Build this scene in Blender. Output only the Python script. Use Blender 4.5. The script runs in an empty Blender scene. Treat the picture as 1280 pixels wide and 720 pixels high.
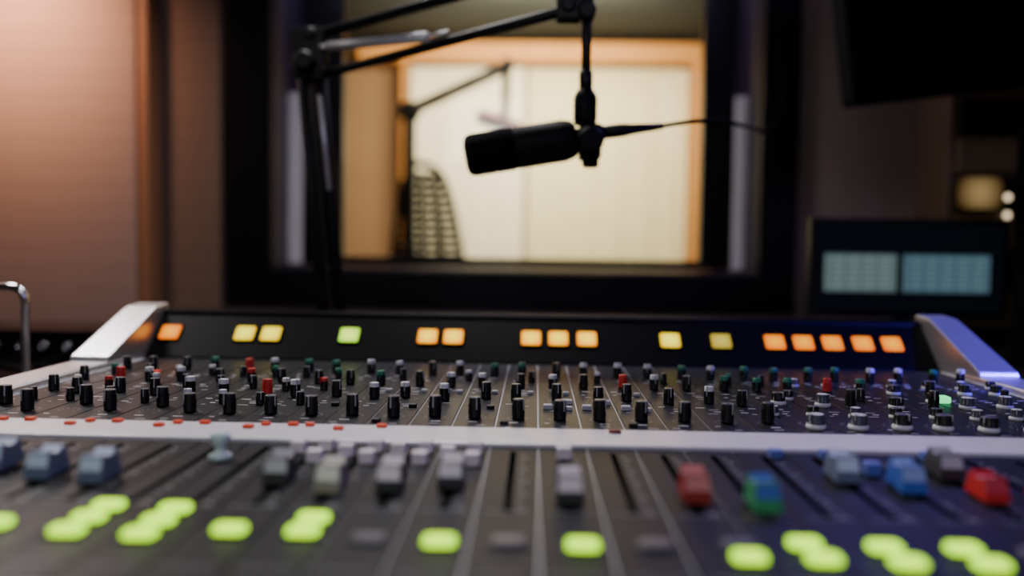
import bpy, bmesh, math, random
from mathutils import Vector, Matrix, Euler
random.seed(4)
C = bpy.context.scene.collection
S = 0.85      # console top surface height (m)
EYE = 1.02    # camera height

# ------------------------------------------------------------------ materials
MATS = {}
def mat(name, col, rough=0.5, metal=0.0, emit=None, estr=0.0, nscale=40.0, var=0.12, bump=0.0, coat=0.0, spec=0.5):
    if name in MATS: return MATS[name]
    m = bpy.data.materials.new(name); m.use_nodes = True
    nt = m.node_tree; b = nt.nodes["Principled BSDF"]
    tc = nt.nodes.new("ShaderNodeTexCoord"); nz = nt.nodes.new("ShaderNodeTexNoise")
    nz.inputs["Scale"].default_value = nscale; nz.inputs["Detail"].default_value = 4
    nt.links.new(tc.outputs["Object"], nz.inputs["Vector"])
    mx = nt.nodes.new("ShaderNodeMix"); mx.data_type = 'RGBA'
    nt.links.new(nz.outputs["Fac"], mx.inputs[0])
    mx.inputs[6].default_value = (*[c*(1-var) for c in col], 1)
    mx.inputs[7].default_value = (*[min(1, c*(1+var)) for c in col], 1)
    nt.links.new(mx.outputs[2], b.inputs["Base Color"])
    b.inputs["Roughness"].default_value = rough
    b.inputs["Metallic"].default_value = metal
    b.inputs["Coat Weight"].default_value = coat
    b.inputs["Specular IOR Level"].default_value = spec
    if emit:
        b.inputs["Emission Color"].default_value = (*emit, 1)
        b.inputs["Emission Strength"].default_value = estr
    if bump:
        bp = nt.nodes.new("ShaderNodeBump"); bp.inputs["Strength"].default_value = bump
        bp.inputs["Distance"].default_value = 0.002
        nt.links.new(nz.outputs["Fac"], bp.inputs["Height"]); nt.links.new(bp.outputs[0], b.inputs["Normal"])
    MATS[name] = m
    return m

def lens_mat(name, core, edge, strength, size):
    """back-lit legend button: brighter core, more saturated rim, in object space"""
    m = bpy.data.materials.new(name); m.use_nodes = True
    nt = m.node_tree; b = nt.nodes["Principled BSDF"]
    tc = nt.nodes.new("ShaderNodeTexCoord")
    ln = nt.nodes.new("ShaderNodeVectorMath"); ln.operation = 'LENGTH'
    nt.links.new(tc.outputs["Object"], ln.inputs[0])
    mr = nt.nodes.new("ShaderNodeMapRange"); mr.inputs[1].default_value = size*0.2; mr.inputs[2].default_value = size
    nt.links.new(ln.outputs["Value"], mr.inputs[0])
    mx = nt.nodes.new("ShaderNodeMix"); mx.data_type = 'RGBA'
    nt.links.new(mr.outputs[0], mx.inputs[0])
    mx.inputs[6].default_value = (*core, 1); mx.inputs[7].default_value = (*edge, 1)
    nt.links.new(mx.outputs[2], b.inputs["Emission Color"])
    b.inputs["Base Color"].default_value = (edge[0]*0.2, edge[1]*0.2, edge[2]*0.2, 1)
    b.inputs["Roughness"].default_value = 0.5
    b.inputs["Specular IOR Level"].default_value = 0.1
    b.inputs["Emission Strength"].default_value = strength
    return m

# ------------------------------------------------------------------ mesh helpers
def box(bm, x0, x1, y0, y1, z0, z1, mi=0, bev=0.0, seg=2):
    vs = [bm.verts.new(p) for p in [(x0,y0,z0),(x1,y0,z0),(x1,y1,z0),(x0,y1,z0),(x0,y0,z1),(x1,y0,z1),(x1,y1,z1),(x0,y1,z1)]]
    fs = [bm.faces.new([vs[i] for i in f]) for f in [(0,3,2,1),(4,5,6,7),(0,1,5,4),(1,2,6,5),(2,3,7,6),(3,0,4,7)]]
    for f in fs: f.material_index = mi
    if bev:
        es = list({e for f in fs for e in f.edges})
        r = bmesh.ops.bevel(bm, geom=es, offset=bev, segments=seg, profile=0.5, affect='EDGES')
        for f in r["faces"]: f.material_index = mi
    return vs

def rbox(bm, hx, hy, z0, z1, r, mi=0, top=0.0015):
    """rounded-corner key: rounded plan outline, softened top edge"""
    def outline(sx, sy, rr, z):
        o = []
        for cx, cy, a0 in ((sx-rr,sy-rr,0),(-sx+rr,sy-rr,90),(-sx+rr,-sy+rr,180),(sx-rr,-sy+rr,270)):
            for i in range(5):
                a = math.radians(a0+90*i/4); o.append(bm.verts.new((cx+rr*math.cos(a), cy+rr*math.sin(a), z)))
        return o
    rings = [outline(hx,hy,r,z0), outline(hx,hy,r,z1-top), outline(hx-top*0.3,hy-top*0.3,r-top*0.3,z1-top*0.3), outline(hx-top,hy-top,r-top,z1)]
    n = len(rings[0])
    for j in range(3):
        for i in range(n):
            f = bm.faces.new([rings[j][i],rings[j][(i+1)%n],rings[j+1][(i+1)%n],rings[j+1][i]]); f.material_index = mi; f.smooth = True
    f = bm.faces.new(rings[-1]); f.material_index = mi
    f = bm.faces.new(list(reversed(rings[0]))); f.material_index = mi

def lathe(bm, prof, seg=20, mis=None, M=None, mi=0):
    rings = []
    for r, z in prof:
        ring = []
        for i in range(seg):
            a = 2*math.pi*i/seg
            p = Vector((r*math.cos(a), r*math.sin(a), z))
            if M: p = M @ p
            ring.append(bm.verts.new(p))
        rings.append(ring)
    for j in range(len(rings)-1):
        for i in range(seg):
            f = bm.faces.new([rings[j][i], rings[j][(i+1)%seg], rings[j+1][(i+1)%seg], rings[j+1][i]])
            f.material_index = mis[j] if mis else mi; f.smooth = True
    f = bm.faces.new(list(reversed(rings[0]))); f.material_index = mis[0] if mis else mi
    f = bm.faces.new(rings[-1]); f.material_index = mis[-1] if mis else mi

def align(a, b):
    a = Vector(a); b = Vector(b); d = b-a
    q = Vector((0,0,1)).rotation_difference(d.normalized())
    return Matrix.Translation(a) @ q.to_matrix().to_4x4(), d.length

def rod(bm, a, b, r, r2=None, seg=14, mi=0):
    M, L = align(a, b); r2 = r2 or r
    e = min(r, r2)*0.25
    lathe(bm, [(r-e,0),(r,e),(r2,L-e),(r2-e,L)], seg, M=M, mi=mi)

def tube_path(bm, pts, r, seg=10, mi=0):
    pts = [Vector(p) for p in pts]; rings = []
    up = Vector((0.13, 0.97, 0.2))
    for i, p in enumerate(pts):
        t = (pts[min(i+1, len(pts)-1)]-pts[max(i-1, 0)]).normalized()
        u = t.cross(up).normalized(); v = t.cross(u)
        rings.append([bm.verts.new(p+u*r*math.cos(2*math.pi*k/seg)+v*r*math.sin(2*math.pi*k/seg)) for k in range(seg)])
    for j in range(len(rings)-1):
        for i in range(seg):
            f = bm.faces.new([rings[j][i], rings[j][(i+1)%seg], rings[j+1][(i+1)%seg], rings[j+1][i]]); f.smooth = True; f.material_index = mi
    bm.faces.new(rings[0]); bm.faces.new(list(reversed(rings[-1])))

def smooth_pts(pts, n=8):
    pts = [Vector(p) for p in pts]; out = []
    P = [pts[0]]+pts+[pts[-1]]
    for i in range(1, len(P)-2):
        for k in range(n):
            t = k/n; a, b, c, d = P[i-1], P[i], P[i+1], P[i+2]
            out.append(0.5*((2*b)+(-a+c)*t+(2*a-5*b+4*c-d)*t*t+(-a+3*b-3*c+d)*t**3))
    out.append(pts[-1]); return out

def mesh_of(name, bm, mats):
    bmesh.ops.recalc_face_normals(bm, faces=bm.faces)
    me = bpy.data.meshes.new(name); bm.to_mesh(me); bm.free()
    for m in (mats if isinstance(mats, (list, tuple)) else [mats]): me.materials.append(m)
    return me

W = {}
def put(name, me, parent=None, loc=(0,0,0), rot=(0,0,0), scale=(1,1,1)):
    o = bpy.data.objects.new(name, me); C.objects.link(o)
    loc = Vector(loc); W[o.name] = loc.copy()
    o.location = loc
    if parent is not None:
        o.parent = parent; o.location = loc - W[parent.name]
    o.rotation_euler = rot; o.scale = scale
    return o
def build(name, bm, mats, parent=None, loc=(0,0,0), rot=(0,0,0)):
    return put(name, mesh_of(name, bm, mats), parent, loc, rot)
def empty(name, loc, label, category):
    o = bpy.data.objects.new(name, None); C.objects.link(o); o.location = loc; o.empty_display_size = 0.05
    W[o.name] = Vector(loc); o["label"] = label; o["category"] = category
    return o
def tag(o, label, category): o["label"] = label; o["category"] = category; return o
def struct(o, label): o["kind"] = "structure"; o["label"] = label; o["category"] = "room"; return o

# ------------------------------------------------------------------ palette
black = mat("black_plastic", (0.006,0.006,0.008), 0.45, spec=0.3)
blackg = mat("black_gloss", (0.002,0.002,0.003), 0.5, spec=0.06)
blackm = mat("black_matte", (0.004,0.004,0.005), 0.85, bump=0.2, spec=0.1)
alu = mat("brushed_aluminium", (0.70,0.69,0.72), 0.36, 0.85, nscale=120, bump=0.05)
chrome = mat("chrome", (0.8,0.8,0.82), 0.15, 1.0)
panel = mat("anthracite_panel", (0.011,0.012,0.015), 0.42, 0.0, nscale=60, var=0.4, spec=0.20)
panel2 = mat("anthracite_fader_panel", (0.008,0.009,0.011), 0.48, nscale=60, var=0.4, spec=0.11)
divider = mat("divider_silver", (0.80,0.80,0.84), 0.45, 0.1)
white = mat("print_white", (0.75,0.75,0.75), 0.5)
pgrey = mat("print_grey",(0.42,0.42,0.44),0.5)
bandm = mat("satin_band", (0.74,0.71,0.75), 0.40, 0.2, nscale=70)

# ------------------------------------------------------------------ room shell
wallL = mat("wall_paint", (0.30,0.215,0.19), 0.85, nscale=6, var=0.1, bump=0.1)
wallB = mat("wall_paint_back", (0.28,0.20,0.185), 0.85, nscale=5, var=0.1, bump=0.1)
ceilm = mat("ceiling_dark", (0.025,0.036,0.038), 0.9)
floorm = mat("carpet_dark", (0.03,0.028,0.03), 0.95, nscale=300, bump=0.5)
woodw = mat("booth_wood", (0.30,0.17,0.085), 0.75, nscale=3, var=0.12)

def shell(name, boxes, m, label):
    bm = bmesh.new()
    for b in boxes: box(bm, *b)
    return struct(build(name, bm, m), label)
OX0, OX1, OZ0, OZ1 = -0.80, 0.66, 0.947, 2.02
shell("wall_back", [(-2.5,OX0,2.6,2.95,0,2.7),(OX1,2.3,2.6,2.95,0,2.7),(OX0,OX1,2.6,2.95,0,OZ0),(OX0,OX1,2.6,2.95,OZ1,2.7)], wallB, "brown plaster studio wall with window opening")
shell("wall_left", [(-2.6,-2.5,-2.0,2.95,0,2.7)], wallL, "warm brown plaster side wall")
shell("wall_right", [(2.3,2.4,-2.0,2.95,0,2.7)], wallL, "warm brown plaster side wall")
shell("wall_front", [(-2.6,2.4,-2.1,-2.0,0,2.7)], wallL, "brown plaster wall behind the operator")
shell("floor", [(-2.6,2.4,-2.1,5.3,-0.1,0)], floorm, "dark studio carpet floor")
shell("ceiling", [(-2.6,2.4,-2.1,2.95,2.7,2.8)], ceilm, "dark studio ceiling")
BC = 2.24
shell("wall_booth_back", [(-2.0,2.0,5.15,5.3,0,BC)], woodw, "warm wood panelled booth wall")
shell("wall_booth_left", [(-2.0,-1.9,2.95,5.15,0,BC)], woodw, "wood panelled booth side wall")
shell("wall_booth_right", [(1.9,2.0,2.95,5.15,0,BC)], woodw, "wood panelled booth side wall")
shell("ceiling_booth", [(-2.0,2.0,2.95,5.3,BC,BC+0.1)], ceilm, "dark booth ceiling")

framem = mat("window_frame_black", (0.004,0.003,0.006), 0.40, spec=0.25)
linem = mat("window_lining", (0.028,0.020,0.042), 0.4)
def ring(bm, x0,x1,z0,z1, l,r,b,t, y0,y1, bev=0.006):
    box(bm, x0,x0+l,y0,y1,z0,z1,bev=bev); box(bm, x1-r,x1,y0,y1,z0,z1,bev=bev)
    box(bm, x0+l,x1-r,y0,y1,z0,z0+b,bev=bev); box(bm, x0+l,x1-r,y0,y1,z1-t,z1,bev=bev)
bm = bmesh.new(); ring(bm, -0.94,0.77,0.84,2.14, 0.14,0.11,0.107,0.12, 2.555,2.60)
win = struct(build("window_1", bm, framem), "black framed double glazed studio window")
bm = bmesh.new()
box(bm, OX0,OX0+0.006,2.60,2.95,OZ0,OZ1); box(bm, OX1-0.006,OX1,2.60,2.95,OZ0,OZ1); box(bm, OX0,OX1,2.60,2.95,OZ0-0.0,OZ0+0.006); box(bm, OX0,OX1,2.60,2.95,OZ1-0.006,OZ1)
build("lining", bm, linem, win)
bm = bmesh.new(); ring(bm, OX0+0.008,OX1-0.008,0.955,2.01, 0.135,0.105,0.03,0.05, 2.88,2.94)
build("inner_frame", bm, framem, win)
streak = mat("glazing_bead", (0.80,0.77,0.80), 0.5, 0.0)  # pale colour stands in for reflection streaks on the window lining
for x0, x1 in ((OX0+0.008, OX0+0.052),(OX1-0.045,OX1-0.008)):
    bm = bmesh.new(); box(bm, x0,x1,2.70,2.715,0.96,1.50,bev=0.004); o = build("glazing_bead", bm, streak, win); o["label"] = "pale metal glazing bead"
g = bpy.data.materials.new("window_glass"); g.use_nodes = True; nt = g.node_tree; nt.nodes.clear()
o_ = nt.nodes.new("ShaderNodeOutputMaterial"); mx = nt.nodes.new("ShaderNodeMixShader"); tr = nt.nodes.new("ShaderNodeBsdfTransparent"); gl = nt.nodes.new("ShaderNodeBsdfGlossy")
gl.inputs["Roughness"].default_value = 0.05; mx.inputs[0].default_value = 0.03; tr.inputs[0].default_value = (0.97,0.97,0.94,1)
nt.links.new(tr.outputs[0], mx.inputs[1]); nt.links.new(gl.outputs[0], mx.inputs[2]); nt.links.new(mx.outputs[0], o_.inputs[0])
bm = bmesh.new(); box(bm, -0.66,0.548,2.906,2.912,0.984,1.962); build("glass_pane", bm, g, win)

# ------------------------------------------------------------------ acoustic panels on back wall
def fabric_mat(nm, c0, c1):
    fabric = bpy.data.materials.new(nm); fabric.use_nodes = True
    nt = fabric.node_tree; b = nt.nodes["Principled BSDF"]; b.inputs["Roughness"].default_value = 0.9
    tc = nt.nodes.new("ShaderNodeTexCoord"); wv = nt.nodes.new("ShaderNodeTexWave"); wv.bands_direction = 'Z'; wv.inputs["Scale"].default_value = 5; wv.inputs["Distortion"].default_value = 2.5
    nt.links.new(tc.outputs["Object"], wv.inputs["Vector"])
    cr = nt.nodes.new("ShaderNodeValToRGB"); cr.color_ramp.elements[0].color = (*c0,1); cr.color_ramp.elements[1].color = (*c1,1)
    nt.links.new(wv.outputs["Fac"], cr.inputs[0]); nt.links.new(cr.outputs[0], b.inputs["Base Color"])
    return fabric
fa = fabric_mat("panel_fabric", (0.47,0.33,0.27), (0.49,0.345,0.285)); fb = fabric_mat("panel_fabric_brown", (0.22,0.14,0.10), (0.23,0.15,0.105))
for x0, x1, z1, y0, lab, fm_ in [(-2.1,-1.185,2.4,2.50,"wide pinkish beige fabric acoustic panel on the wall",fa), (-1.11,-0.955,2.4,2.555,"narrow brown fabric acoustic panel beside the window",fb)]:
    bm = bmesh.new(); cx = (x0+x1)/2
    box(bm, x0-cx,x1-cx,y0-2.597,0,0.0,z1,bev=0.008)
    tag(build("acoustic_panel", bm, fm_, loc=(cx,2.597,0.001)), lab, "acoustic panel")
bm = bmesh.new(); box(bm, -1.178,-1.150,2.50,2.598,0.001,2.4,bev=0.004)
struct(build("trim_2", bm, mat("trim_wood_warm",(0.42,0.20,0.10),0.5)), "thin warm wood trim strip beside the wall panel")

# ------------------------------------------------------------------ booth contents
def curtain(x0, x1, z0, z1, y, label, m):
    bm = bmesh.new(); n = 160; cx = (x0+x1)/2
    cols = []
    for i in range(n+1):
        x = x0+(x1-x0)*i/n
        yy = 0.006*math.sin(x*38)+0.003*math.sin(x*91+1)
        cols.append([bm.verts.new((x-cx, yy*(1.0-0.75*(k/6)), (z1-z0)*k/6)) for k in range(7)])
    for i in range(n):
        for k in range(6):
            f = bm.faces.new([cols[i][k], cols[i+1][k], cols[i+1][k+1], cols[i][k+1]]); f.smooth = True
    o = build("curtain", bm, m, loc=(cx,y,z0)); tag(o, label, "curtain")
    md = o.modifiers.new("thick", 'SOLIDIFY'); md.thickness = 0.003
    return o
curtain(-0.75,-0.080,0.05,2.07,5.02,"pale cream curtain lit by booth lamps",mat("curtain_pale", (0.92,0.87,0.70), 0.9, nscale=200, var=0.04))
curtain(-0.062,0.87,0.05,2.07,5.04,"yellowish cream curtain lit by booth lamps",mat("curtain_cream", (0.82,0.74,0.48), 0.9, nscale=200, var=0.04))
frm = mat("curtain_frame_wood", (0.60,0.26,0.06), 0.6, nscale=12, var=0.15)
bm = bmesh.new()
box(bm,-0.80,-0.77,4.98,5.15,0,2.2,bev=0.006); box(bm,0.885,1.02,4.95,5.15,0,2.2,bev=0.006); box(bm,-1.05,0.885,4.95,5.15,2.09,2.2,bev=0.006)
struct(build("trim_1", bm, frm), "orange wood surround framing the curtains")

def booth_stand():
    e = empty("microphone_stand", (-0.60,4.0,0), "black floor stand holding a booth microphone on a boom", "microphone stand")
    X = -0.60
    bm = bmesh.new()
    for a in (0.4, 2.5, 4.6):
        rod(bm, (X,4.0,0.12), (X+0.28*math.cos(a),4.0+0.28*math.sin(a),0.017), 0.016)
    build("tripod_base", bm, blackm, e)
    bm = bmesh.new(); rod(bm, (X,4.0,0.1), (X,4.0,1.0), 0.034); rod(bm, (X,4.0,1.0), (X,4.0,1.66), 0.030); lathe(bm, [(0.034,0.97),(0.04,1.0),(0.034,1.04)], M=Matrix.Translation((X,4.0,0)))
    build("pole", bm, blackm, e)
    bm = bmesh.new(); rod(bm, (X-0.04,4.0,1.635), (-0.15,4.0,1.86), 0.028); rod(bm,(X,3.96,1.65),(X,4.04,1.65),0.05); rod(bm,(-0.15,4.0,1.87),(-0.155,4.0,1.62),0.020)
    rod(bm,(-0.17,4.0,1.84),(-0.13,4.0,1.89),0.034)
    build("boom", bm, blackm, e)
    e2 = empty("microphone", (-0.16,4.0,1.60), "small dark reddish microphone hanging from booth boom", "microphone")
    bm = bmesh.new(); M, L = align((-0.29,4.0,1.635),(-0.08,4.0,1.575)); lathe(bm, [(0.016,0),(0.036,0.015),(0.040,0.10),(0.034,0.13),(0.028,L)], M=M)
    build("microphone_body", bm, mat("booth_microphone",(0.07,0.010,0.008),0.6,spec=0.2), e2)
    bm = bmesh.new(); lathe(bm,[(0.012,-0.03),(0.028,-0.02),(0.028,0.02),(0.012,0.03)],M=Matrix.Translation((-0.156,4.0,1.60))); build("yoke", bm, blackm, e2)
booth_stand()

def chair():
    X, Y = -0.43, 4.3
    e = empty("office_chair", (X,Y,0), "black mesh back swivel office chair in the booth", "chair")
    bm = bmesh.new()
    for i in range(5):
        a = 2*math.pi*i/5+0.3
        rod(bm, (X,Y,0.10), (X+0.28*math.cos(a),Y+0.28*math.sin(a),0.07), 0.02, 0.013)
        M = Matrix.Translation((X+0.28*math.cos(a),Y+0.28*math.sin(a),0.03)) @ Matrix.Rotation(math.pi/2,4,'X') @ Matrix.Translation((0,0,-0.015))
        lathe(bm, [(0.024,0),(0.03,0.006),(0.03,0.024),(0.024,0.03)], M=M)
    rod(bm, (X,Y,0.08), (X,Y,0.46), 0.022)
    build("base", bm, black, e)
    bm = bmesh.new(); box(bm, X-0.21,X+0.21,Y-0.22,Y+0.22,0.46,0.53,bev=0.03,seg=4); build("seat", bm, blackm, e)
    Rz = Matrix.Translation((X,Y,0)) @ Matrix.Rotation(math.radians(40),4,'Z')
    def bp(u, v):
        w = 0.23*(1-0.50*v*v)
        return Rz @ Vector((u*w-0.13*v+0.05, 0.16+0.16*(1-v)-0.05*(u*u), 0.60+v*0.83))
    bm = bmesh.new()
    outline = [bp(-1,0),bp(-1.02,.3),bp(-1,.6),bp(-0.9,.9),bp(-0.5,1.0),bp(0,1.02),bp(0.5,1.0),bp(0.9,.9),bp(1,.6),bp(1.02,.3),bp(1,0),bp(0,-0.02),bp(-1,0)]
    tube_path(bm, smooth_pts(outline,5), 0.018)
    for k in range(1,20):
        v = k/20; s = 1.0 if v < 0.85 else 0.9-(v-0.85)*2
        tube_path(bm, [bp(u*s, v) for u in (-1,-0.6,-0.2,0.2,0.6,1)], 0.0165, 6)
    for u in (-0.5,0.0,0.5): tube_path(bm, [bp(u, v) for v in (0,0.3,0.6,0.93)], 0.02, 6)
    build("backrest", bm, mat("chair_mesh_black",(0.004,0.004,0.004),1.0,spec=0.0), e)
    bm = bmesh.new(); tube_path(bm, smooth_pts([(X,Y,0.45), Rz@Vector((0,0.2,0.46)), Rz@Vector((0.04,0.33,0.6)), Rz@Vector((0,0.27,0.8))]), 0.018); build("back_support", bm, black, e)
chair()

# ------------------------------------------------------------------ desk
deskm = mat("desk_laminate", (0.014,0.012,0.012), 0.55, nscale=25, var=0.25, spec=0.2)
e = empty("desk", (0,1.3,0), "dark laminate studio desk carrying the mixing console", "desk")
bm = bmesh.new(); box(bm, -1.7,1.7,0.15,2.45,0.74,0.78,bev=0.004); build("desktop", bm, deskm, e)
lb = bmesh.new(); box(lb, -0.03,0.03,-0.03,0.03,-0.37,0.37,bev=0.004); lm = mesh_of("leg", lb, black)
for x in (-1.6,1.6):
    for y in (0.25,2.35): put("leg", lm, e, (x,y,0.37))

# ------------------------------------------------------------------ MIXING CONSOLE
con = empty("mixing_console", (0,0.8,0.78), "large black and aluminium broadcast mixing console on the desk", "mixing console")
XL, XR = -0.578, 0.586
PITCH = 0.0413
def chx(k): return -0.0165 + PITCH*k
KS = range(-13, 15)

bm = bmesh.new(); box(bm, XL-0.045,XR+0.045,0.24,1.38,0.7805,S-0.0018,bev=0.004); build("chassis", bm, divider, con)
for x0, x1 in ((XL-0.056,XL-0.002),(XR+0.002,XR+0.056)):
    bm = bmesh.new(); box(bm, x0,x1,0.22,1.20,0.781,S+0.008,bev=0.004,seg=3); build("side_rail", bm, alu, con)
def cheek(x0, x1, xt0, xt1):
    prof = [(1.14,0.781),(1.14,S+0.010),(1.144,S+0.015),(1.290,S+0.073),(1.335,S+0.076),(1.40,0.781)]
    bm = bmesh.new()
    def lx(base, top, z): return base+(top-base)*max(0,(z-S)/0.08)
    a = [bm.verts.new((lx(x0,xt0,z),y,z)) for y,z in prof]; b2 = [bm.verts.new((lx(x1,xt1,z),y,z)) for y,z in prof]
    bm.faces.new(a); bm.faces.new(list(reversed(b2)))
    for i in range(len(prof)):
        j = (i+1)%len(prof); bm.faces.new([a[i],b2[i],b2[j],a[j]])
    bmesh.ops.bevel(bm, geom=list(bm.edges), offset=0.002, segments=2, profile=0.5, affect='EDGES')
    build("end_cheek", bm, alu, con)
cheek(XL-0.058, XL-0.003, XL-0.050, XL-0.004); cheek(XR+0.003, XR+0.058, XR+0.002, XR+0.044)

# meter bridge
bm = bmesh.new()
prof = [(1.248,S-0.004),(1.250,S+0.002),(1.312,S+0.058),(1.314,S+0.064),(1.325,S+0.067),(1.35,S+0.066),(1.39,0.79),(1.30,0.79)]
a = [bm.verts.new((XL-0.002,y,z)) for y,z in prof]; b2 = [bm.verts.new((XR+0.001,y,z)) for y,z in prof]
bm.faces.new(a); bm.faces.new(list(reversed(b2)))
for i in range(len(prof)):
    j = (i+1)%len(prof); bm.faces.new([a[i],b2[i],b2[j],a[j]])
build("meter_bridge", bm, blackg, con)
slope = math.atan2(0.056, 0.062)
orange = lens_mat("legend_orange", (1.0,0.44,0.0), (0.95,0.13,0.0), 1.6, 0.019)
amber = lens_mat("legend_amber", (1.0,0.80,0.03), (0.95,0.22,0.0), 2.1, 0.019)
yellow = lens_mat("legend_yellow", (1.0,1.0,0.05), (0.80,0.45,0.0), 1.9, 0.019)
ygreen = lens_mat("legend_yellow_green", (0.85,1.0,0.12), (0.28,0.70,0.02), 2.0, 0.019)
pale = lens_mat("legend_pale", (0.80,0.70,0.10), (0.55,0.36,0.02), 1.0, 0.02)
lb = {}
for nm, m in (("o",orange),("a",amber),("y",yellow),("g",ygreen),("p",pale)):
    bm = bmesh.new(); rbox(bm, 0.0145,0.0135,0.0010,0.004,0.003)
    box(bm, -0.0175,0.0175,-0.0165,0.0165,-0.001,0.0015,bev=0.0006,mi=1)
    lb[nm] = mesh_of("legend_button", bm, [m, blackg])
names = {"o":"glowing orange legend button","a":"glowing amber legend button","y":"glowing yellow legend button","g":"glowing yellow-green legend button","p":"dim pale yellow legend button"}
for x, c in [(-.557,"o"),(-.442,"y"),(-.402,"y"),(-.282,"g"),(-.1626,"a"),(-.1235,"a"),(-.006,"a"),(.035,"a"),(.078,"a"),(.203,"y"),(.279,"p"),(.359,"o"),(.4015,"o"),(.4445,"o"),(.4895,"o"),(.5325,"o")]:
    t = 0.56
    o = put("legend_button", lb[c], con, (x, 1.250+0.062*t, S+0.002+0.056*t), (slope,0,0)); o["label"] = names[c]

# rear channel strips (knob area)
Y0, Y1 = 0.794, 1.244
ROWS = (1.13,1.035,0.945,0.845)
def strip_mesh(v):
    rnd = random.Random(v)
    bm = bmesh.new(); h = PITCH/2-0.0009
    box(bm, -h,h,Y0,Y1,-0.003,0,bev=0.0003,seg=1)
    for yb in ROWS:
        for i in range(9):
            a = math.radians(-130+260*i/8)+math.pi/2
            r0, r1 = 0.0088, 0.0112
            c, s = math.cos(a), math.sin(a); px, py = -s*0.0005, c*0.0005
            vs = [bm.verts.new((c*r0+px, yb+s*r0+py, 0.0002)), bm.verts.new((c*r0-px, yb+s*r0-py, 0.0002)), bm.verts.new((c*r1-px, yb+s*r1-py, 0.0002)), bm.verts.new((c*r1+px, yb+s*r1+py, 0.0002))]
            f = bm.faces.new(vs); f.material_index = 1
        for j in range(4):
            yy = yb-0.022-j*0.012+rnd.uniform(-.003,.003); x0 = rnd.uniform(-0.016,0.002); x1 = x0+rnd.uniform(0.004,0.011)
            box(bm, x0,x1,yy-0.0011,yy+0.0011,0,0.0002,mi=1 if j%2 else 2)
    return mesh_of("channel_strip", bm, [panel, pgrey, white])
sms = [strip_mesh(v) for v in range(4)]
for k in KS: put("channel_strip", sms[(k*7)%4], con, (chx(k),0,S))
SL0, SL1 = 0.548, 0.696
def fstrip():
    bm = bmesh.new(); h = PITCH/2-0.0007
    box(bm, -h,h,0.25,0.722,-0.003,0,bev=0.0003,seg=1)
    for i in range(14):
        y = SL0+(SL1-SL0)*i/13; w = 0.003 if i % 3 else 0.006
        box(bm, 0.0065,0.0065+w,y-0.0006,y+0.0006,0,0.0002,mi=1)
    for x0,x1,y0,y1 in ((-0.015,0.015,0.5425,0.5430),(-0.015,0.015,0.437,0.4375)):
        box(bm, x0,x1,y0,y1,0,0.0002,mi=1)
    return mesh_of("fader_strip", bm, [panel2, pgrey])
fm = fstrip()
for k in KS: put("fader_strip", fm, con, (chx(k),0,S))
bm = bmesh.new(); box(bm, -0.0024,0.0024,SL0-0.004,SL1+0.008,-0.001,0.0006,bev=0.0005,seg=1)
slm = mesh_of("fader_slot", bm, mat("slot_black",(0.0005,0.0005,0.0005),0.9,spec=0.0))
for k in KS: put("fader_slot", slm, con, (chx(k),0,S))

bm = bmesh.new(); box(bm, XL,XR,0.724,0.788,S-0.004,S+0.003,bev=0.0015,seg=2); build("divider_band", bm, bandm, con)

# knobs -----------------------------------------------------------
kbody = mat("knob_black", (0.006,0.006,0.007), 0.40, spec=0.35)
caps = {"grey":mat("cap_grey",(0.07,0.07,0.08),0.4),"green":mat("cap_green",(0.02,0.22,0.13),0.4),"red":mat("cap_red",(0.60,0.02,0.02),0.4),
        "white":mat("cap_white",(0.68,0.68,0.72),0.45),"blue":mat("cap_blue",(0.04,0.09,0.35),0.4)}
def knob_mesh(nm, cap, skirt=kbody, redbody=False, low=False, body=None):
    bm = bmesh.new()
    if low:
        prof = [(0.0080,0.0),(0.0084,0.0020),(0.0080,0.0035),(0.0068,0.0042),(0.0066,0.0115),(0.0062,0.0125),(0.0050,0.0129)]
        lathe(bm, prof, 18, mis=[1,1,1,0,0,2,2]); top = 0.0132; r = 0.0066; h = 0.0112
    else:
        prof = [(0.0054,0.0),(0.0054,0.0020),(0.0051,0.0026),(0.0051,0.0125),(0.0050,0.0128),(0.0050,0.0168),(0.0046,0.0175),(0.0036,0.0176)]
        lathe(bm, prof, 16, mis=[1,1,0,0,2 if cap in ("green","white","red","blue") else 0,2,2,2]); top = 0.0179; r = 0.0050; h = 0.0120
    for i in range(12):
        a = 2*math.pi*i/12+0.26
        M = Matrix.Rotation(a,4,'Z')
        vs = box(bm, r-0.0003,r+0.0004,-0.0005,0.0005,0.0046 if low else 0.0030,h)
        for v in vs: v.co = M @ v.co
    box(bm, -0.0005,0.0005,-r-0.0007,-0.0026,0.008,top,mi=3)
    return mesh_of(nm, bm, [body or (caps["red"] if redbody else kbody), skirt, caps[cap], caps[cap] if cap in("green","red","blue") else pgrey])
km = {c: knob_mesh("rotary_knob", c) for c in caps}
km["fullred"] = knob_mesh("rotary_knob","red",redbody=True)
km["skirt"] = knob_mesh("rotary_knob","grey",skirt=caps["white"],low=True)
km["skirtw"] = knob_mesh("rotary_knob","white",skirt=caps["white"],low=True,body=mat("knob_midgrey",(0.06,0.06,0.09),0.4))
LBL = {"green":"black knob with green cap","red":"black knob with red cap","white":"black knob with white cap","blue":"black knob with blue cap","fullred":"red knob","skirt":"dark knob on white skirt","skirtw":"grey knob with white cap and skirt"}
def knob(name, kind, k, y, s=1.0, dx=0.0):
    s2 = s*random.uniform(0.94,1.06)
    o = put(name, km[kind], con, (chx(k)+dx+random.uniform(-.0012,.0012), y+random.uniform(-.004,.004), S), (0,0,math.radians(random.uniform(-70,70))), (s,s,s2))
    if kind in LBL: o["label"] = LBL[kind]
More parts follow.
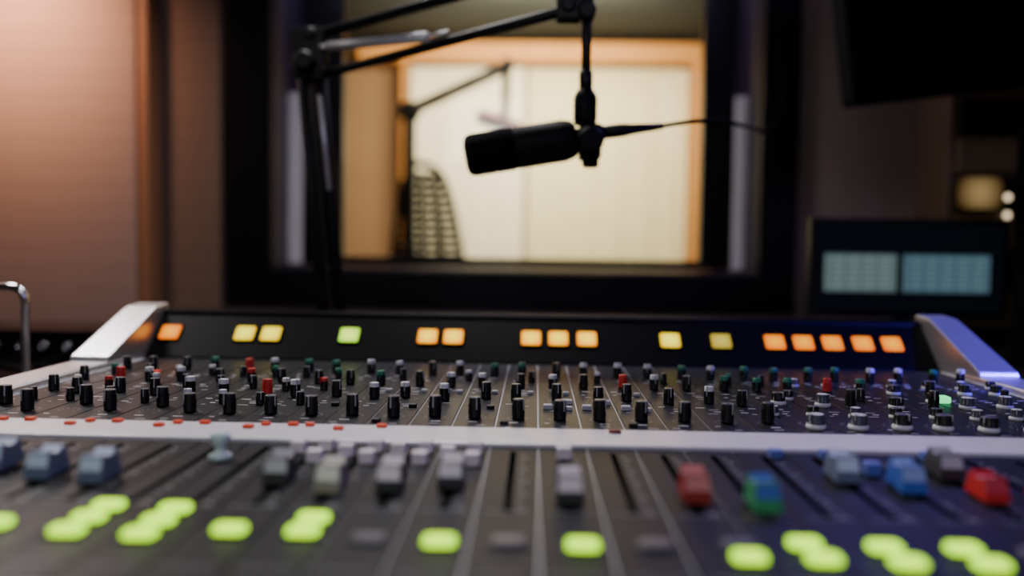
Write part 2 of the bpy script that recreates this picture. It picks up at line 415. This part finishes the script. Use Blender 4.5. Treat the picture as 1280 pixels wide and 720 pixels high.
for k in KS:
    kind = random.choice(["green","grey","grey","green","white"])
    if k in (-9,): kind = "fullred"
    knob("rotary_knob", kind, k, ROWS[0], 1.0, 0.004*(k%2))
    kind = random.choice(["grey","green","grey","white"]) if k > -6 else random.choice(["grey","red","grey","white"])
    if k in (3,9,-12): kind = "fullred"
    elif k >= 7: kind = random.choice(["skirt","green","grey","skirtw"])
    knob("rotary_knob", kind, k, ROWS[1], 1.0, -0.003*(k%3))
    kind = random.choice(["grey","grey","grey","white"]) if k < 7 else random.choice(["skirt","skirtw","grey"])
    if k == -7: kind = "fullred"
    knob("rotary_knob", kind, k, ROWS[2]+(0.008 if k%2 else -0.004), 1.05, 0.004*((k%3)-1))
    knob("pan_knob", "grey" if k < 7 else random.choice(["skirt","skirtw","skirt"]), k, ROWS[3]-(0.02 if k >= 7 else 0)+(0.03 if k < -7 and k%2 else 0), 1.17)
for k in KS:
    if k < -5 or k > 6 or k % 2 == 0:
        knob("small_knob", random.choice(["grey","green","grey","white"] if k < 7 else ["skirt","grey","skirtw"]), k, 1.083, 0.8, 0.014)
for k in range(-13,-5):
    knob("small_knob", random.choice(["grey","white","grey","red"]), k, 0.99+random.uniform(-.02,.02), 0.85, 0.016)
    knob("small_knob", random.choice(["grey","grey","white"]), k, 0.895+random.uniform(-.01,.01), 0.82, 0.014)
for k in range(6,14):
    knob("small_knob", random.choice(["skirt","skirtw"]), k, 0.885, 0.85, 0.018)
    if k % 2: knob("small_knob", random.choice(["skirt","grey"]), k, 0.985, 0.85, 0.018)
pbm = {}
for nm, m in (("grey",mat("button_grey",(0.45,0.44,0.48),0.5)),("black",black),("green",mat("button_green_lit",(0.1,0.8,0.2),0.4,emit=(0.1,1,0.3),estr=1.6)),("red",mat("button_red",(0.7,0.05,0.02),0.4,emit=(1,0.05,0.01),estr=0.15))):
    bm = bmesh.new(); box(bm, -0.005,0.005,-0.005,0.005,0,0.005,bev=0.001); pbm[nm] = mesh_of("push_button", bm, m)
def pbtn(x, y, c, s=1.0, z=S):
    o = put("push_button", pbm[c], con, (x,y,z), (0,0,0), (s,s,s))
    o["label"] = {"grey":"small grey push button","black":"small black push button","green":"small lit green push button","red":"small red push button"}[c]
for k in KS:
    if k % 2 and -6 < k < 6: pbtn(chx(k)+0.012, 0.895, "grey" if -1 < k < 5 else "black", 0.8)
    if -5 < k < 6: pbtn(chx(k)+0.012, 0.99, "grey", 0.7)
    if k in (1,2,3): pbtn(chx(k)+0.012, 0.93, "grey", 1.0); pbtn(chx(k)-0.010, 0.90, "grey", 1.0)
    if k % 3 == 0 and -6 < k < 6: pbtn(chx(k)-0.012, 0.815, "black", 0.8)
pbtn(chx(12)-0.012, 0.985, "green", 1.5)
pbtn(chx(-11)-0.02, 1.085, "red", 1.1)
red_e = mat("indicator_red",(0.75,0.07,0.02),0.4,emit=(1,0.06,0.0),estr=0.08)
bm = bmesh.new(); rbox(bm, 0.0055,0.0035,0,0.003,0.0015,top=0.0008); ind = mesh_of("indicator_button", bm, red_e)
bm = bmesh.new(); rbox(bm, 0.0055,0.0035,0,0.003,0.0015,top=0.0008); ind2 = mesh_of("indicator_button", bm, mat("indicator_dark_red",(0.18,0.01,0.03),0.4))
for i, k in enumerate(range(-13,-2)):
    put("indicator_button", ind, con, (chx(k)+0.004*(i%2), 0.779-0.014*(i%2), S+0.003), (0,0,0), (0.85,1,1))
for k in (-12,-10,-8,-6,-5): put("indicator_button", ind, con, (chx(k)+0.016, 0.778, S+0.003), (0,0,0), (0.7,1,1))
put("indicator_button", ind2, con, (chx(2)+0.008, 0.774, S+0.003))

# fader caps -------------------------------------------------------
def fcap(nm, col, top=None):
    bm = bmesh.new()
    prof = [(-0.0165,0.001),(-0.0148,0.0070),(-0.0110,0.0145),(-0.009,0.0160),(-0.004,0.0138),(0,0.0132),(0.004,0.0138),(0.009,0.0165),(0.0115,0.0145),(0.015,0.002)]
    h0 = 0.0094
    def w(z): return h0-0.0018*(z/0.0165)
    a = [bm.verts.new((-w(z),y,z)) for y,z in prof]; b2 = [bm.verts.new((w(z),y,z)) for y,z in prof]
    bm.faces.new(a); bm.faces.new(list(reversed(b2)))
    for i in range(len(prof)):
        j = (i+1)%len(prof); f = bm.faces.new([a[i],b2[i],b2[j],a[j]])
        if 1 <= i <= 7: f.material_index = 2
    bmesh.ops.bevel(bm, geom=list(bm.edges), offset=0.0005, segments=2, profile=0.5, affect='EDGES')
    box(bm, -0.0070,0.0070,-0.0008,0.0008,0.012,0.0139,mi=1)
    box(bm, -0.001,0.001,-0.004,0.004,-0.001,0.003,mi=1)
    return mesh_of(nm, bm, [col, white, top or col])
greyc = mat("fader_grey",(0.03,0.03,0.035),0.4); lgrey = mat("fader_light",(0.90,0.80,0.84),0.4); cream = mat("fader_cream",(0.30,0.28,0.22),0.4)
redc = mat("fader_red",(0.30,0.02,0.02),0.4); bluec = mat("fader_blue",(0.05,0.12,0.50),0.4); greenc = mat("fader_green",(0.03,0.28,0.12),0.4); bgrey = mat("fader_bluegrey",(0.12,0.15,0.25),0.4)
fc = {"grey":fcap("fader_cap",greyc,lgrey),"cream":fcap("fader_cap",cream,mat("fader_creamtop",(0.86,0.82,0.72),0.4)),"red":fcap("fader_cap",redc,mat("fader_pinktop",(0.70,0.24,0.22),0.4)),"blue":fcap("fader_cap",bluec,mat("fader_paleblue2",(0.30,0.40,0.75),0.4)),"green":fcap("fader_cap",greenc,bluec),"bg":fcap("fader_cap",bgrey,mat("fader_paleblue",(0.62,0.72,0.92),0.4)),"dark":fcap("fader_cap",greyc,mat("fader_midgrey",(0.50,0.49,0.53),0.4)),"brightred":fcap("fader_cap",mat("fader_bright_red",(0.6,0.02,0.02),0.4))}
FL = {"grey":"dark grey fader cap with pale top","cream":"cream fader cap","red":"dark red fader cap with pinkish top","blue":"blue fader cap","green":"green fader cap with blue top","bg":"blue-grey fader cap","dark":"dark grey fader cap","brightred":"bright red fader cap"}
FAD = {-9:(.622,"bg"),-8:(.604,"bg"),-7:(.597,"bg"),-4:(.604,"dark"),-3:(.586,"cream"),-2:(.590,"grey"),-1:(.602,"grey"),1:(.572,"grey"),3:(.581,"red"),4:(.564,"green"),6:(.640,"bg"),7:(.616,"blue"),8:(.655,"dark"),9:(.588,"brightred"),-10:(.61,"bg"),-11:(.62,"bg"),-12:(.6,"dark"),-13:(.6,"dark"),10:(.62,"dark"),11:(.6,"blue"),12:(.61,"blue"),13:(.6,"dark"),14:(.6,"dark")}
for k,(y,c) in FAD.items():
    dx = {3:0.003, 4:0.004, 7:-0.004, -9:-0.010, -8:-0.006, -7:-0.005}.get(k, 0)
    o = put("fader_cap", fc[c], con, (chx(k)+dx,y,S), (0,0,0), (1.0,1.0,1.30)); o["label"] = FL[c]
o = put("fader_cap", fc["brightred"], con, (chx(8)+0.003,0.598,S), (0,0,0), (0.95,0.95,1.1)); o["label"] = FL["brightred"]
def asg(nm, m):
    bm = bmesh.new(); box(bm, -0.006,0.006,-0.006,0.006,0,0.010,bev=0.0012); return mesh_of("assign_button", bm, m)
ab = asg("a", mat("assign_pinkgrey",(0.80,0.72,0.75),0.45)); ab2 = asg("b", mat("assign_blue",(0.10,0.14,0.45),0.45))
for k in range(-4,0):
    put("assign_button", ab, con, (chx(k)-0.011,0.690-0.010*(k%2),S)); put("assign_button", ab, con, (chx(k)+0.010,0.698,S)); put("assign_button", ab, con, (chx(k)+0.010,0.660,S))
put("assign_button", ab, con, (chx(1),0.686,S))
for k in (5,6,8): put("assign_button", ab2, con, (chx(k)+0.010,0.704,S), (0,0,0), (0.9,0.9,0.7))
put("assign_button", ab2, con, (chx(6)+0.012,0.672,S)); put("assign_button", ab2, con, (chx(7)-0.013,0.655,S))
bm = bmesh.new(); lathe(bm, [(0.009,0),(0.009,0.003),(0.0045,0.005),(0.004,0.009),(0.0075,0.013),(0.0085,0.017),(0.0065,0.021)], 16)
o = build("toggle_lever", bm, mat("lever_pale",(0.7,0.85,0.84),0.35), con, (chx(-6)+0.016,0.664,S)); o["label"] = "pale translucent lever switch"

glow = lens_mat("channel_on_green", (0.68,1.0,0.0), (0.38,0.85,0.0), 2.8, 0.0115)
def cbtn(m, top):
    bm = bmesh.new(); rbox(bm, 0.0092,0.0068,0.0008,top,0.0035)
    box(bm,-0.0112,0.0112,-0.0088,0.0088,0,0.0015,bev=0.0006,mi=1)
    return mesh_of("channel_button", bm, [m, black])
gb = cbtn(glow, 0.005); ub = cbtn(mat("button_unlit",(0.10,0.095,0.12),0.35), 0.003)
rows = (0.532,0.508,0.484,0.460)
DX = {-9:-.008,-8:-.008,-7:-.014,-6:-.006,-5:-.003,-4:.004,-3:.006,-2:.005,-1:.005,0:.003,1:.004,2:.005,3:.012,4:.008,5:.011,6:.014,7:.014,8:.014}
DY = {-7:-.016,-6:-.002,-5:-.005,-4:-.018,-3:-.018,-1:-.006,1:-.007,3:.004,4:.004,5:.001,6:.001}
lit = {-8:(2,),-7:(1,),-6:(0,1,2),-5:(0,1,2),-4:(1,),-3:(1,0),-1:(2,),1:(2,),3:(3,),4:(2,3),5:(2,3),6:(2,3),7:(3,),-9:(0,)}
for k in KS:
    for r, y in enumerate(rows):
        on = r in lit.get(k, ())
        if not on and not (r == 2 and -11 < k < 12 and k != -4 and k != -3): continue
        o = put("channel_button", gb if on else ub, con, (chx(k)+DX.get(k,0)+(0.003 if on and k>3 and r==3 else 0),y+DY.get(k,0),S)); o["label"] = "glowing green channel button" if on else "unlit dark channel button"

# ------------------------------------------------------------------ foreground boom arm
arm = empty("microphone_boom_arm", (-0.39,1.56,0.78), "black scissor boom arm with springs clamped on the desk", "microphone arm")
E_ = Vector((0.042,1.32,1.383))
bm = bmesh.new(); lathe(bm, [(0.05,0.0005),(0.052,0.006),(0.05,0.014),(0.026,0.020),(0.022,0.06),(0.016,0.075)], 28, M=Matrix.Translation((-0.375,1.56,0.78)))
build("base", bm, black, arm)
bm = bmesh.new()
rod(bm, (-0.388,1.56,0.85), (-0.428,1.55,1.335), 0.011); rod(bm, (-0.356,1.56,0.85), (-0.396,1.55,1.335), 0.011)
build("lower_arm", bm, black, arm)
bm = bmesh.new(); pts = []
for i in range(260):
    t = i/259; a = t*2*math.pi*40; c = Vector((-0.375,1.545,0.90)).lerp(Vector((-0.402,1.535,1.24)), t)
    pts.append(c+Vector((math.cos(a)*0.006, math.sin(a)*0.006, 0)))
rod(bm, (-0.376,1.54,1.12), (-0.394,1.538,1.29), 0.0040, mi=1)  # pale rod stands in for the highlight along the lower arm
tube_path(bm, pts, 0.0018, 5, mi=0); build("spring", bm, [black, mat("spring_steel",(0.75,0.75,0.78),0.35,0.7)], arm)
bm = bmesh.new()
box(bm, -0.445,-0.385,1.532,1.538,1.318,1.41,bev=0.002); box(bm, -0.445,-0.385,1.562,1.568,1.318,1.41,bev=0.002)
for p in ((-0.430,1.335),(-0.398,1.335),(-0.41,1.398)): rod(bm, (p[0],1.525,p[1]), (p[0],1.575,p[1]), 0.011)
rod(bm, (-0.415,1.50,1.345), (-0.415,1.53,1.345), 0.018)
build("elbow_bracket", bm, black, arm)
bm = bmesh.new()
rod(bm, (-0.405,1.55,1.325), E_, 0.0085)
rod(bm, (-0.40,1.55,1.400), E_+Vector((0,0,0.068)), 0.0095)
build("upper_arm", bm, black, arm)
bm = bmesh.new(); rod(bm, (-0.375,1.52,1.372), (-0.185,1.43,1.368), 0.0085); rod(bm, (-0.39,1.52,1.372),(-0.375,1.52,1.372),0.004); rod(bm, (-0.185,1.43,1.368),(-0.15,1.42,1.375),0.003)
build("spring_tube", bm, mat("silver_tube",(0.8,0.8,0.83),0.3,0.5), arm)
bm = bmesh.new(); box(bm, 0.025,0.080,1.296,1.302,1.365,1.465,bev=0.002); box(bm,0.025,0.080,1.326,1.332,1.365,1.465,bev=0.002)
rod(bm, (0.042,1.29,1.385), (0.042,1.34,1.385), 0.011); rod(bm, (0.042,1.29,1.452), (0.042,1.34,1.452), 0.011); rod(bm,(0.070,1.285,1.376),(0.070,1.34,1.376),0.014)
rod(bm, (0.071,1.31,1.39), (0.071,1.31,1.262), 0.0075)
rod(bm, (0.071,1.31,1.29), (0.071,1.31,1.260), 0.0105)
build("arm_head", bm, black, arm)

# ------------------------------------------------------------------ foreground microphone
mic = empty("microphone", (0.071,1.31,1.26), "black cylindrical broadcast microphone hanging from the boom arm", "microphone")
A = Vector((-0.110,1.30,1.158)); B = Vector((0.058,1.305,1.187)); M, L = align(A, B)
MR = 0.032/0.035
grill = mat("grille_black",(0.004,0.004,0.005),0.8,nscale=600,bump=0.6,spec=0.1)
micb = mat("microphone_black",(0.003,0.003,0.004),0.6,spec=0.2)
bm = bmesh.new()
lathe(bm, [(0.022*MR,0.0),(0.031*MR,0.003),(0.0345*MR,0.009),(0.0350*MR,0.016),(0.0350*MR,0.075)], 32, M=M)
for i in range(9): lathe(bm, [(0.0350*MR,0.012+i*0.007),(0.0357*MR,0.0135+i*0.007),(0.0350*MR,0.015+i*0.007)], 32, M=M)
build("windscreen", bm, grill, mic)
bm = bmesh.new(); lathe(bm, [(0.0335*MR,0.074),(0.0335*MR,0.078),(0.0345*MR,0.080),(0.0345*MR,L-0.02),(0.031*MR,L-0.006),(0.024*MR,L)], 32, M=M)
build("microphone_body", bm, micb, mic)
d = (B-A).normalized()
bm = bmesh.new(); Mc, Lc = align(B-d*0.004, B+d*0.045+Vector((0,0,0.003))); lathe(bm, [(0.015,0),(0.015,0.02),(0.0125,0.022),(0.0125,0.042),(0.010,Lc)], 20, M=Mc)
build("connector", bm, micb, mic)
bm = bmesh.new()
lathe(bm, [(0.010,0.0),(0.0165,0.003),(0.0180,0.012),(0.0180,0.044),(0.014,0.052),(0.009,0.058)], 24, M=Matrix.Translation((0.071,1.31,1.206)))
rod(bm, (0.071,1.31,1.225), (0.078,1.31,1.175), 0.009)
rod(bm, (0.078,1.27,1.182), (0.078,1.345,1.182), 0.020)
box(bm, 0.062,0.095,1.285,1.335,1.156,1.208,bev=0.004)
rod(bm, (0.080,1.31,1.159), (0.080,1.31,1.144), 0.013)
build("yoke", bm, micb, mic)
cab = empty("microphone_cable", (0.11,1.31,1.192), "thin black cable plugged into the microphone rear", "cable")
bm = bmesh.new()
s0 = B+d*0.045+Vector((0,0,0.003))
Mc, Lc = align(s0, (0.190,1.31,1.208)); lathe(bm, [(0.0095,0),(0.0105,0.004),(0.0100,0.030),(0.0085,0.036),(0.0045,Lc)], 18, M=Mc); build("plug", bm, black, cab)
bm = bmesh.new(); tube_path(bm, smooth_pts([(0.187,1.31,1.2075),(0.21,1.312,1.212),(0.25,1.335,1.220),(0.31,1.42,1.231),(0.42,1.70,1.262),(0.56,2.10,1.315),(0.68,2.44,1.45),(0.70,2.53,1.75),(0.70,2.53,2.698)]), 0.0034, 8); build("cord", bm, blackm, cab)

# ------------------------------------------------------------------ right: display, hanging monitor, speaker, rack
dsp = empty("computer_monitor", (0.86,2.03,0.78), "black desktop monitor showing two teal program windows", "monitor")
bm = bmesh.new(); box(bm, 0.635,1.09,2.0,2.03,0.87,1.10,bev=0.005); build("casing", bm, black, dsp)
bm = bmesh.new(); box(bm, 0.648,1.077,1.997,2.0,0.885,1.087); build("screen", bm, mat("screen_dark",(0.005,0.006,0.008),0.4,emit=(0.02,0.03,0.05),estr=0.08,spec=0.1), dsp)
def pane_mat(nm, lo, hi):
    """rows of list text on a program window: horizontal bands broken into cells"""
    m = bpy.data.materials.new(nm); m.use_nodes = True; nt = m.node_tree; b = nt.nodes["Principled BSDF"]
    tc = nt.nodes.new("ShaderNodeTexCoord"); sp = nt.nodes.new("ShaderNodeSeparateXYZ"); nt.links.new(tc.outputs["Object"], sp.inputs[0])
    def band(sock, freq, th):
        a = nt.nodes.new("ShaderNodeMath"); a.operation = 'MULTIPLY'; a.inputs[1].default_value = freq; nt.links.new(sock, a.inputs[0])
        f = nt.nodes.new("ShaderNodeMath"); f.operation = 'FRACT'; nt.links.new(a.outputs[0], f.inputs[0])
        g2 = nt.nodes.new("ShaderNodeMath"); g2.operation = 'GREATER_THAN'; g2.inputs[1].default_value = th; nt.links.new(f.outputs[0], g2.inputs[0]); return g2.outputs[0]
    mm = nt.nodes.new("ShaderNodeMath"); mm.operation = 'MULTIPLY'
    nt.links.new(band(sp.outputs["Z"], 75, 0.25), mm.inputs[0]); nt.links.new(band(sp.outputs["X"], 28, 0.12), mm.inputs[1])
    mx = nt.nodes.new("ShaderNodeMix"); mx.data_type = 'RGBA'; nt.links.new(mm.outputs[0], mx.inputs[0])
    mx.inputs[6].default_value = (*lo,1); mx.inputs[7].default_value = (*hi,1)
    nt.links.new(mx.outputs[2], b.inputs["Emission Color"]); b.inputs["Emission Strength"].default_value = 0.55
    b.inputs["Base Color"].default_value = (0.02,0.03,0.03,1); b.inputs["Specular IOR Level"].default_value = 0.1
    return m
for x0, x1, m in ((0.668,0.832,pane_mat("pane_grey_green",(0.10,0.17,0.18),(0.24,0.34,0.33))),(0.848,1.045,pane_mat("pane_blue",(0.06,0.13,0.18),(0.15,0.27,0.33)))):
    bm = bmesh.new(); box(bm, x0,x1,1.9955,1.997,0.931,1.018); build("program_window", bm, m, dsp)
bm = bmesh.new(); rod(bm, (0.86,2.03,0.786), (0.86,2.03,0.93), 0.018); box(bm, 0.74,0.98,1.95,2.12,0.7805,0.792,bev=0.004); build("stand", bm, black, dsp)

tv = empty("mounted_monitor", (1.30,1.95,0.78), "large black monitor on a pole mount above the desk", "monitor")
bm = bmesh.new(); box(bm, -0.36,0.36,-0.03,0.03,0,0.44,bev=0.008); build("casing", bm, blackm, tv, (1.02,1.93,1.385), (0,math.radians(-8),math.radians(8)))
bm = bmesh.new(); box(bm, -0.345,0.345,-0.033,-0.029,0.015,0.425); build("screen", bm, mat("screen_off",(0.004,0.004,0.005),0.5,spec=0.1), tv, (1.02,1.93,1.385), (0,math.radians(-8),math.radians(8)))
bm = bmesh.new(); rod(bm, (1.30,2.11,0.7805), (1.30,2.11,1.66), 0.02); box(bm, 1.06,1.34,2.02,2.13,1.58,1.66,bev=0.006); lathe(bm,[(0.07,0.0008),(0.07,0.012),(0.03,0.02)],24,M=Matrix.Translation((1.30,2.11,0.78)))
build("pole_mount", bm, black, tv)

spk = empty("studio_speaker", (1.16,1.80,0.78), "black studio monitor speaker standing on the desk", "speaker")
bm = bmesh.new(); box(bm, 1.04,1.28,1.70,1.90,0.781,1.30,bev=0.01,seg=3); build("cabinet", bm, blackm, spk)
def cone(nm, r, z):
    bm = bmesh.new(); Mx = Matrix.Translation((1.16,1.70,z)) @ Matrix.Rotation(math.pi/2,4,'X')
    lathe(bm, [(r,0.0),(r,0.004),(r*0.9,0.006),(r*0.82,0.003),(r*0.4,-0.003),(r*0.3,0.004),(r*0.1,0.007)], 32, M=Mx); build(nm, bm, black, spk)
cone("woofer", 0.085, 0.95); cone("tweeter", 0.03, 1.15)

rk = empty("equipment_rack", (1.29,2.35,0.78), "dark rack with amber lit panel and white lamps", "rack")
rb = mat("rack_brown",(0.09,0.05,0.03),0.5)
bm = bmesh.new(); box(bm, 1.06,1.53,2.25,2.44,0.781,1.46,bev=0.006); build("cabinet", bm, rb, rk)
for i in range(6):
    bm = bmesh.new(); z = 0.83+i*0.10; box(bm, 1.08,1.51,2.238,2.25,z,z+0.088,bev=0.003)
    for x in (1.095,1.495): rod(bm, (x,2.238,z+0.044), (x,2.233,z+0.044), 0.006)
    build("rack_unit", bm, black if i % 2 else mat("rack_unit_brown",(0.12,0.08,0.035),0.4), rk)
bm = bmesh.new(); rbox(bm, 0.056,0.040,0,0.006,0.018); build("lit_display", bm, lens_mat("amber_display",(0.75,0.50,0.20),(0.10,0.05,0.01),0.42,0.060), rk, (1.137,2.238,1.178), (math.pi/2,0,0))  # glowing patch stands in for a blurred yellow reflection
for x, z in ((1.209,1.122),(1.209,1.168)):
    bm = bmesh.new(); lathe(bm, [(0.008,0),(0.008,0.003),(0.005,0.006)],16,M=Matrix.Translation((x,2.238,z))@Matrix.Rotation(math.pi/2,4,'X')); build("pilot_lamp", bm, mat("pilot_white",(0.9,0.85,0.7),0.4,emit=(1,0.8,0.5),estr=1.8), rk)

# ------------------------------------------------------------------ left: chrome loop stand, patch box, cables
hs = empty("headphone_stand", (-0.81,1.25,0.78), "bent chrome tube headphone stand on the desk", "stand")
bm = bmesh.new(); tube_path(bm, smooth_pts([(-0.762,1.25,0.79),(-0.762,1.25,0.90),(-0.763,1.25,0.935),(-0.775,1.25,0.950),(-0.81,1.25,0.952),(-0.855,1.25,0.950),(-0.872,1.25,0.935),(-0.873,1.25,0.90),(-0.873,1.25,0.79)],6), 0.006, 12); build("tube", bm, chrome, hs)
bm = bmesh.new(); box(bm, -0.90,-0.725,1.20,1.30,0.7805,0.792,bev=0.004); build("base", bm, black, hs)
pb = empty("patch_box", (-0.93,1.75,0.78), "black patch box with metal jack sockets on desk", "audio equipment")
bm = bmesh.new(); box(bm, -1.10,-0.80,1.66,1.84,0.781,0.845,bev=0.005); build("casing", bm, black, pb)
for i in range(6):
    bm = bmesh.new(); lathe(bm, [(0.009,0),(0.009,0.004),(0.005,0.006),(0.004,0.002)], 16, M=Matrix.Translation((-1.07+i*0.048,1.66,0.813)) @ Matrix.Rotation(math.pi/2,4,'X')); build("jack_socket", bm, chrome, pb)
for i in range(4):
    c0 = -1.05+i*0.07
    bm = bmesh.new(); tube_path(bm, smooth_pts([(c0,1.64,0.80),(c0-0.02,1.55,0.79),(c0+0.08,1.48,0.786),(c0+0.05,1.40,0.786),(c0-0.12,1.36,0.786)]), 0.0045, 8)
    tag(build("cable", bm, blackm), "black audio cable lying on the desk", "cable")["group"] = "audio cables on the desk"

# ------------------------------------------------------------------ lights
def area(nm, loc, target, size, col, e, sy=None):
    l = bpy.data.lights.new(nm, 'AREA'); l.energy = e; l.color = col; l.size = size
    if sy: l.shape = 'RECTANGLE'; l.size_y = sy
    o = bpy.data.objects.new(nm, l); C.objects.link(o); o.location = loc
    o.rotation_euler = (Vector(target)-Vector(loc)).to_track_quat('-Z','Y').to_euler(); return o
def spot(nm, loc, target, ang, col, e, blend=0.8, r=0.05):
    l = bpy.data.lights.new(nm, 'SPOT'); l.energy = e; l.color = col; l.spot_size = math.radians(ang); l.spot_blend = blend; l.shadow_soft_size = r
    o = bpy.data.objects.new(nm, l); C.objects.link(o); o.location = loc
    o.rotation_euler = (Vector(target)-Vector(loc)).to_track_quat('-Z','Y').to_euler(); return o
area("booth_light", (0.0,3.9,2.18), (-0.1,5.05,1.3), 1.0, (1.0,0.87,0.62), 110, 0.4)
spot("wall_washer", (-1.55,2.12,1.88), (-1.53,2.5,1.66), 105, (1.0,0.52,0.32), 42, 1.0, 0.1)
area("overhead_light", (-0.30,1.9,2.3), (-0.2,0.8,0.85), 0.5, (1.0,0.96,0.97), 18, 0.3)
spot("blue_light", (1.0,0.80,1.35), (0.64,1.24,0.88), 55, (0.09,0.04,1.0), 75, 0.9)
area("violet_fill", (1.2,-0.5,2.0), (0.5,0.9,0.85), 0.6, (0.45,0.35,1.0), 4)
spot("left_key", (-1.1,1.55,1.75), (-0.48,0.88,0.85), 75, (1.0,0.93,0.90), 38, 0.8, 0.12)
area("front_softbox", (-0.4,-0.6,1.9), (0,0.7,0.85), 0.5, (0.93,0.95,1.0), 6)  # added fill from the front, brightens the fader caps
spot("right_backlight", (1.0,2.4,2.3), (0.55,1.0,0.85), 50, (0.28,0.16,1.0), 50, 0.9, 0.1)
area("reveal_light", (-0.07,2.66,1.98), (-0.07,2.68,1.0), 1.3, (0.80,0.72,1.0), 3.5, 0.05)  # added unseen light to brighten the pale strips and lining

w = bpy.data.worlds.new("World"); bpy.context.scene.world = w; w.use_nodes = True
w.node_tree.nodes["Background"].inputs[0].default_value = (0.05,0.045,0.06,1); w.node_tree.nodes["Background"].inputs[1].default_value = 0.08

# ------------------------------------------------------------------ camera
cd = bpy.data.cameras.new("camera"); cam = bpy.data.objects.new("camera", cd); C.objects.link(cam)
cam.location = (0,0,EYE); cd.lens = 30; cd.sensor_width = 36; cd.clip_start = 0.02
R = Matrix.Rotation(math.radians(1.6),4,'Z') @ Matrix.Rotation(math.radians(90-2.68),4,'X') @ Matrix.Rotation(math.radians(0.8),4,'Z')
cam.rotation_euler = R.to_euler()
cd.dof.use_dof = True; cd.dof.focus_distance = 0.92; cd.dof.aperture_fstop = 1.6
bpy.context.scene.camera = cam
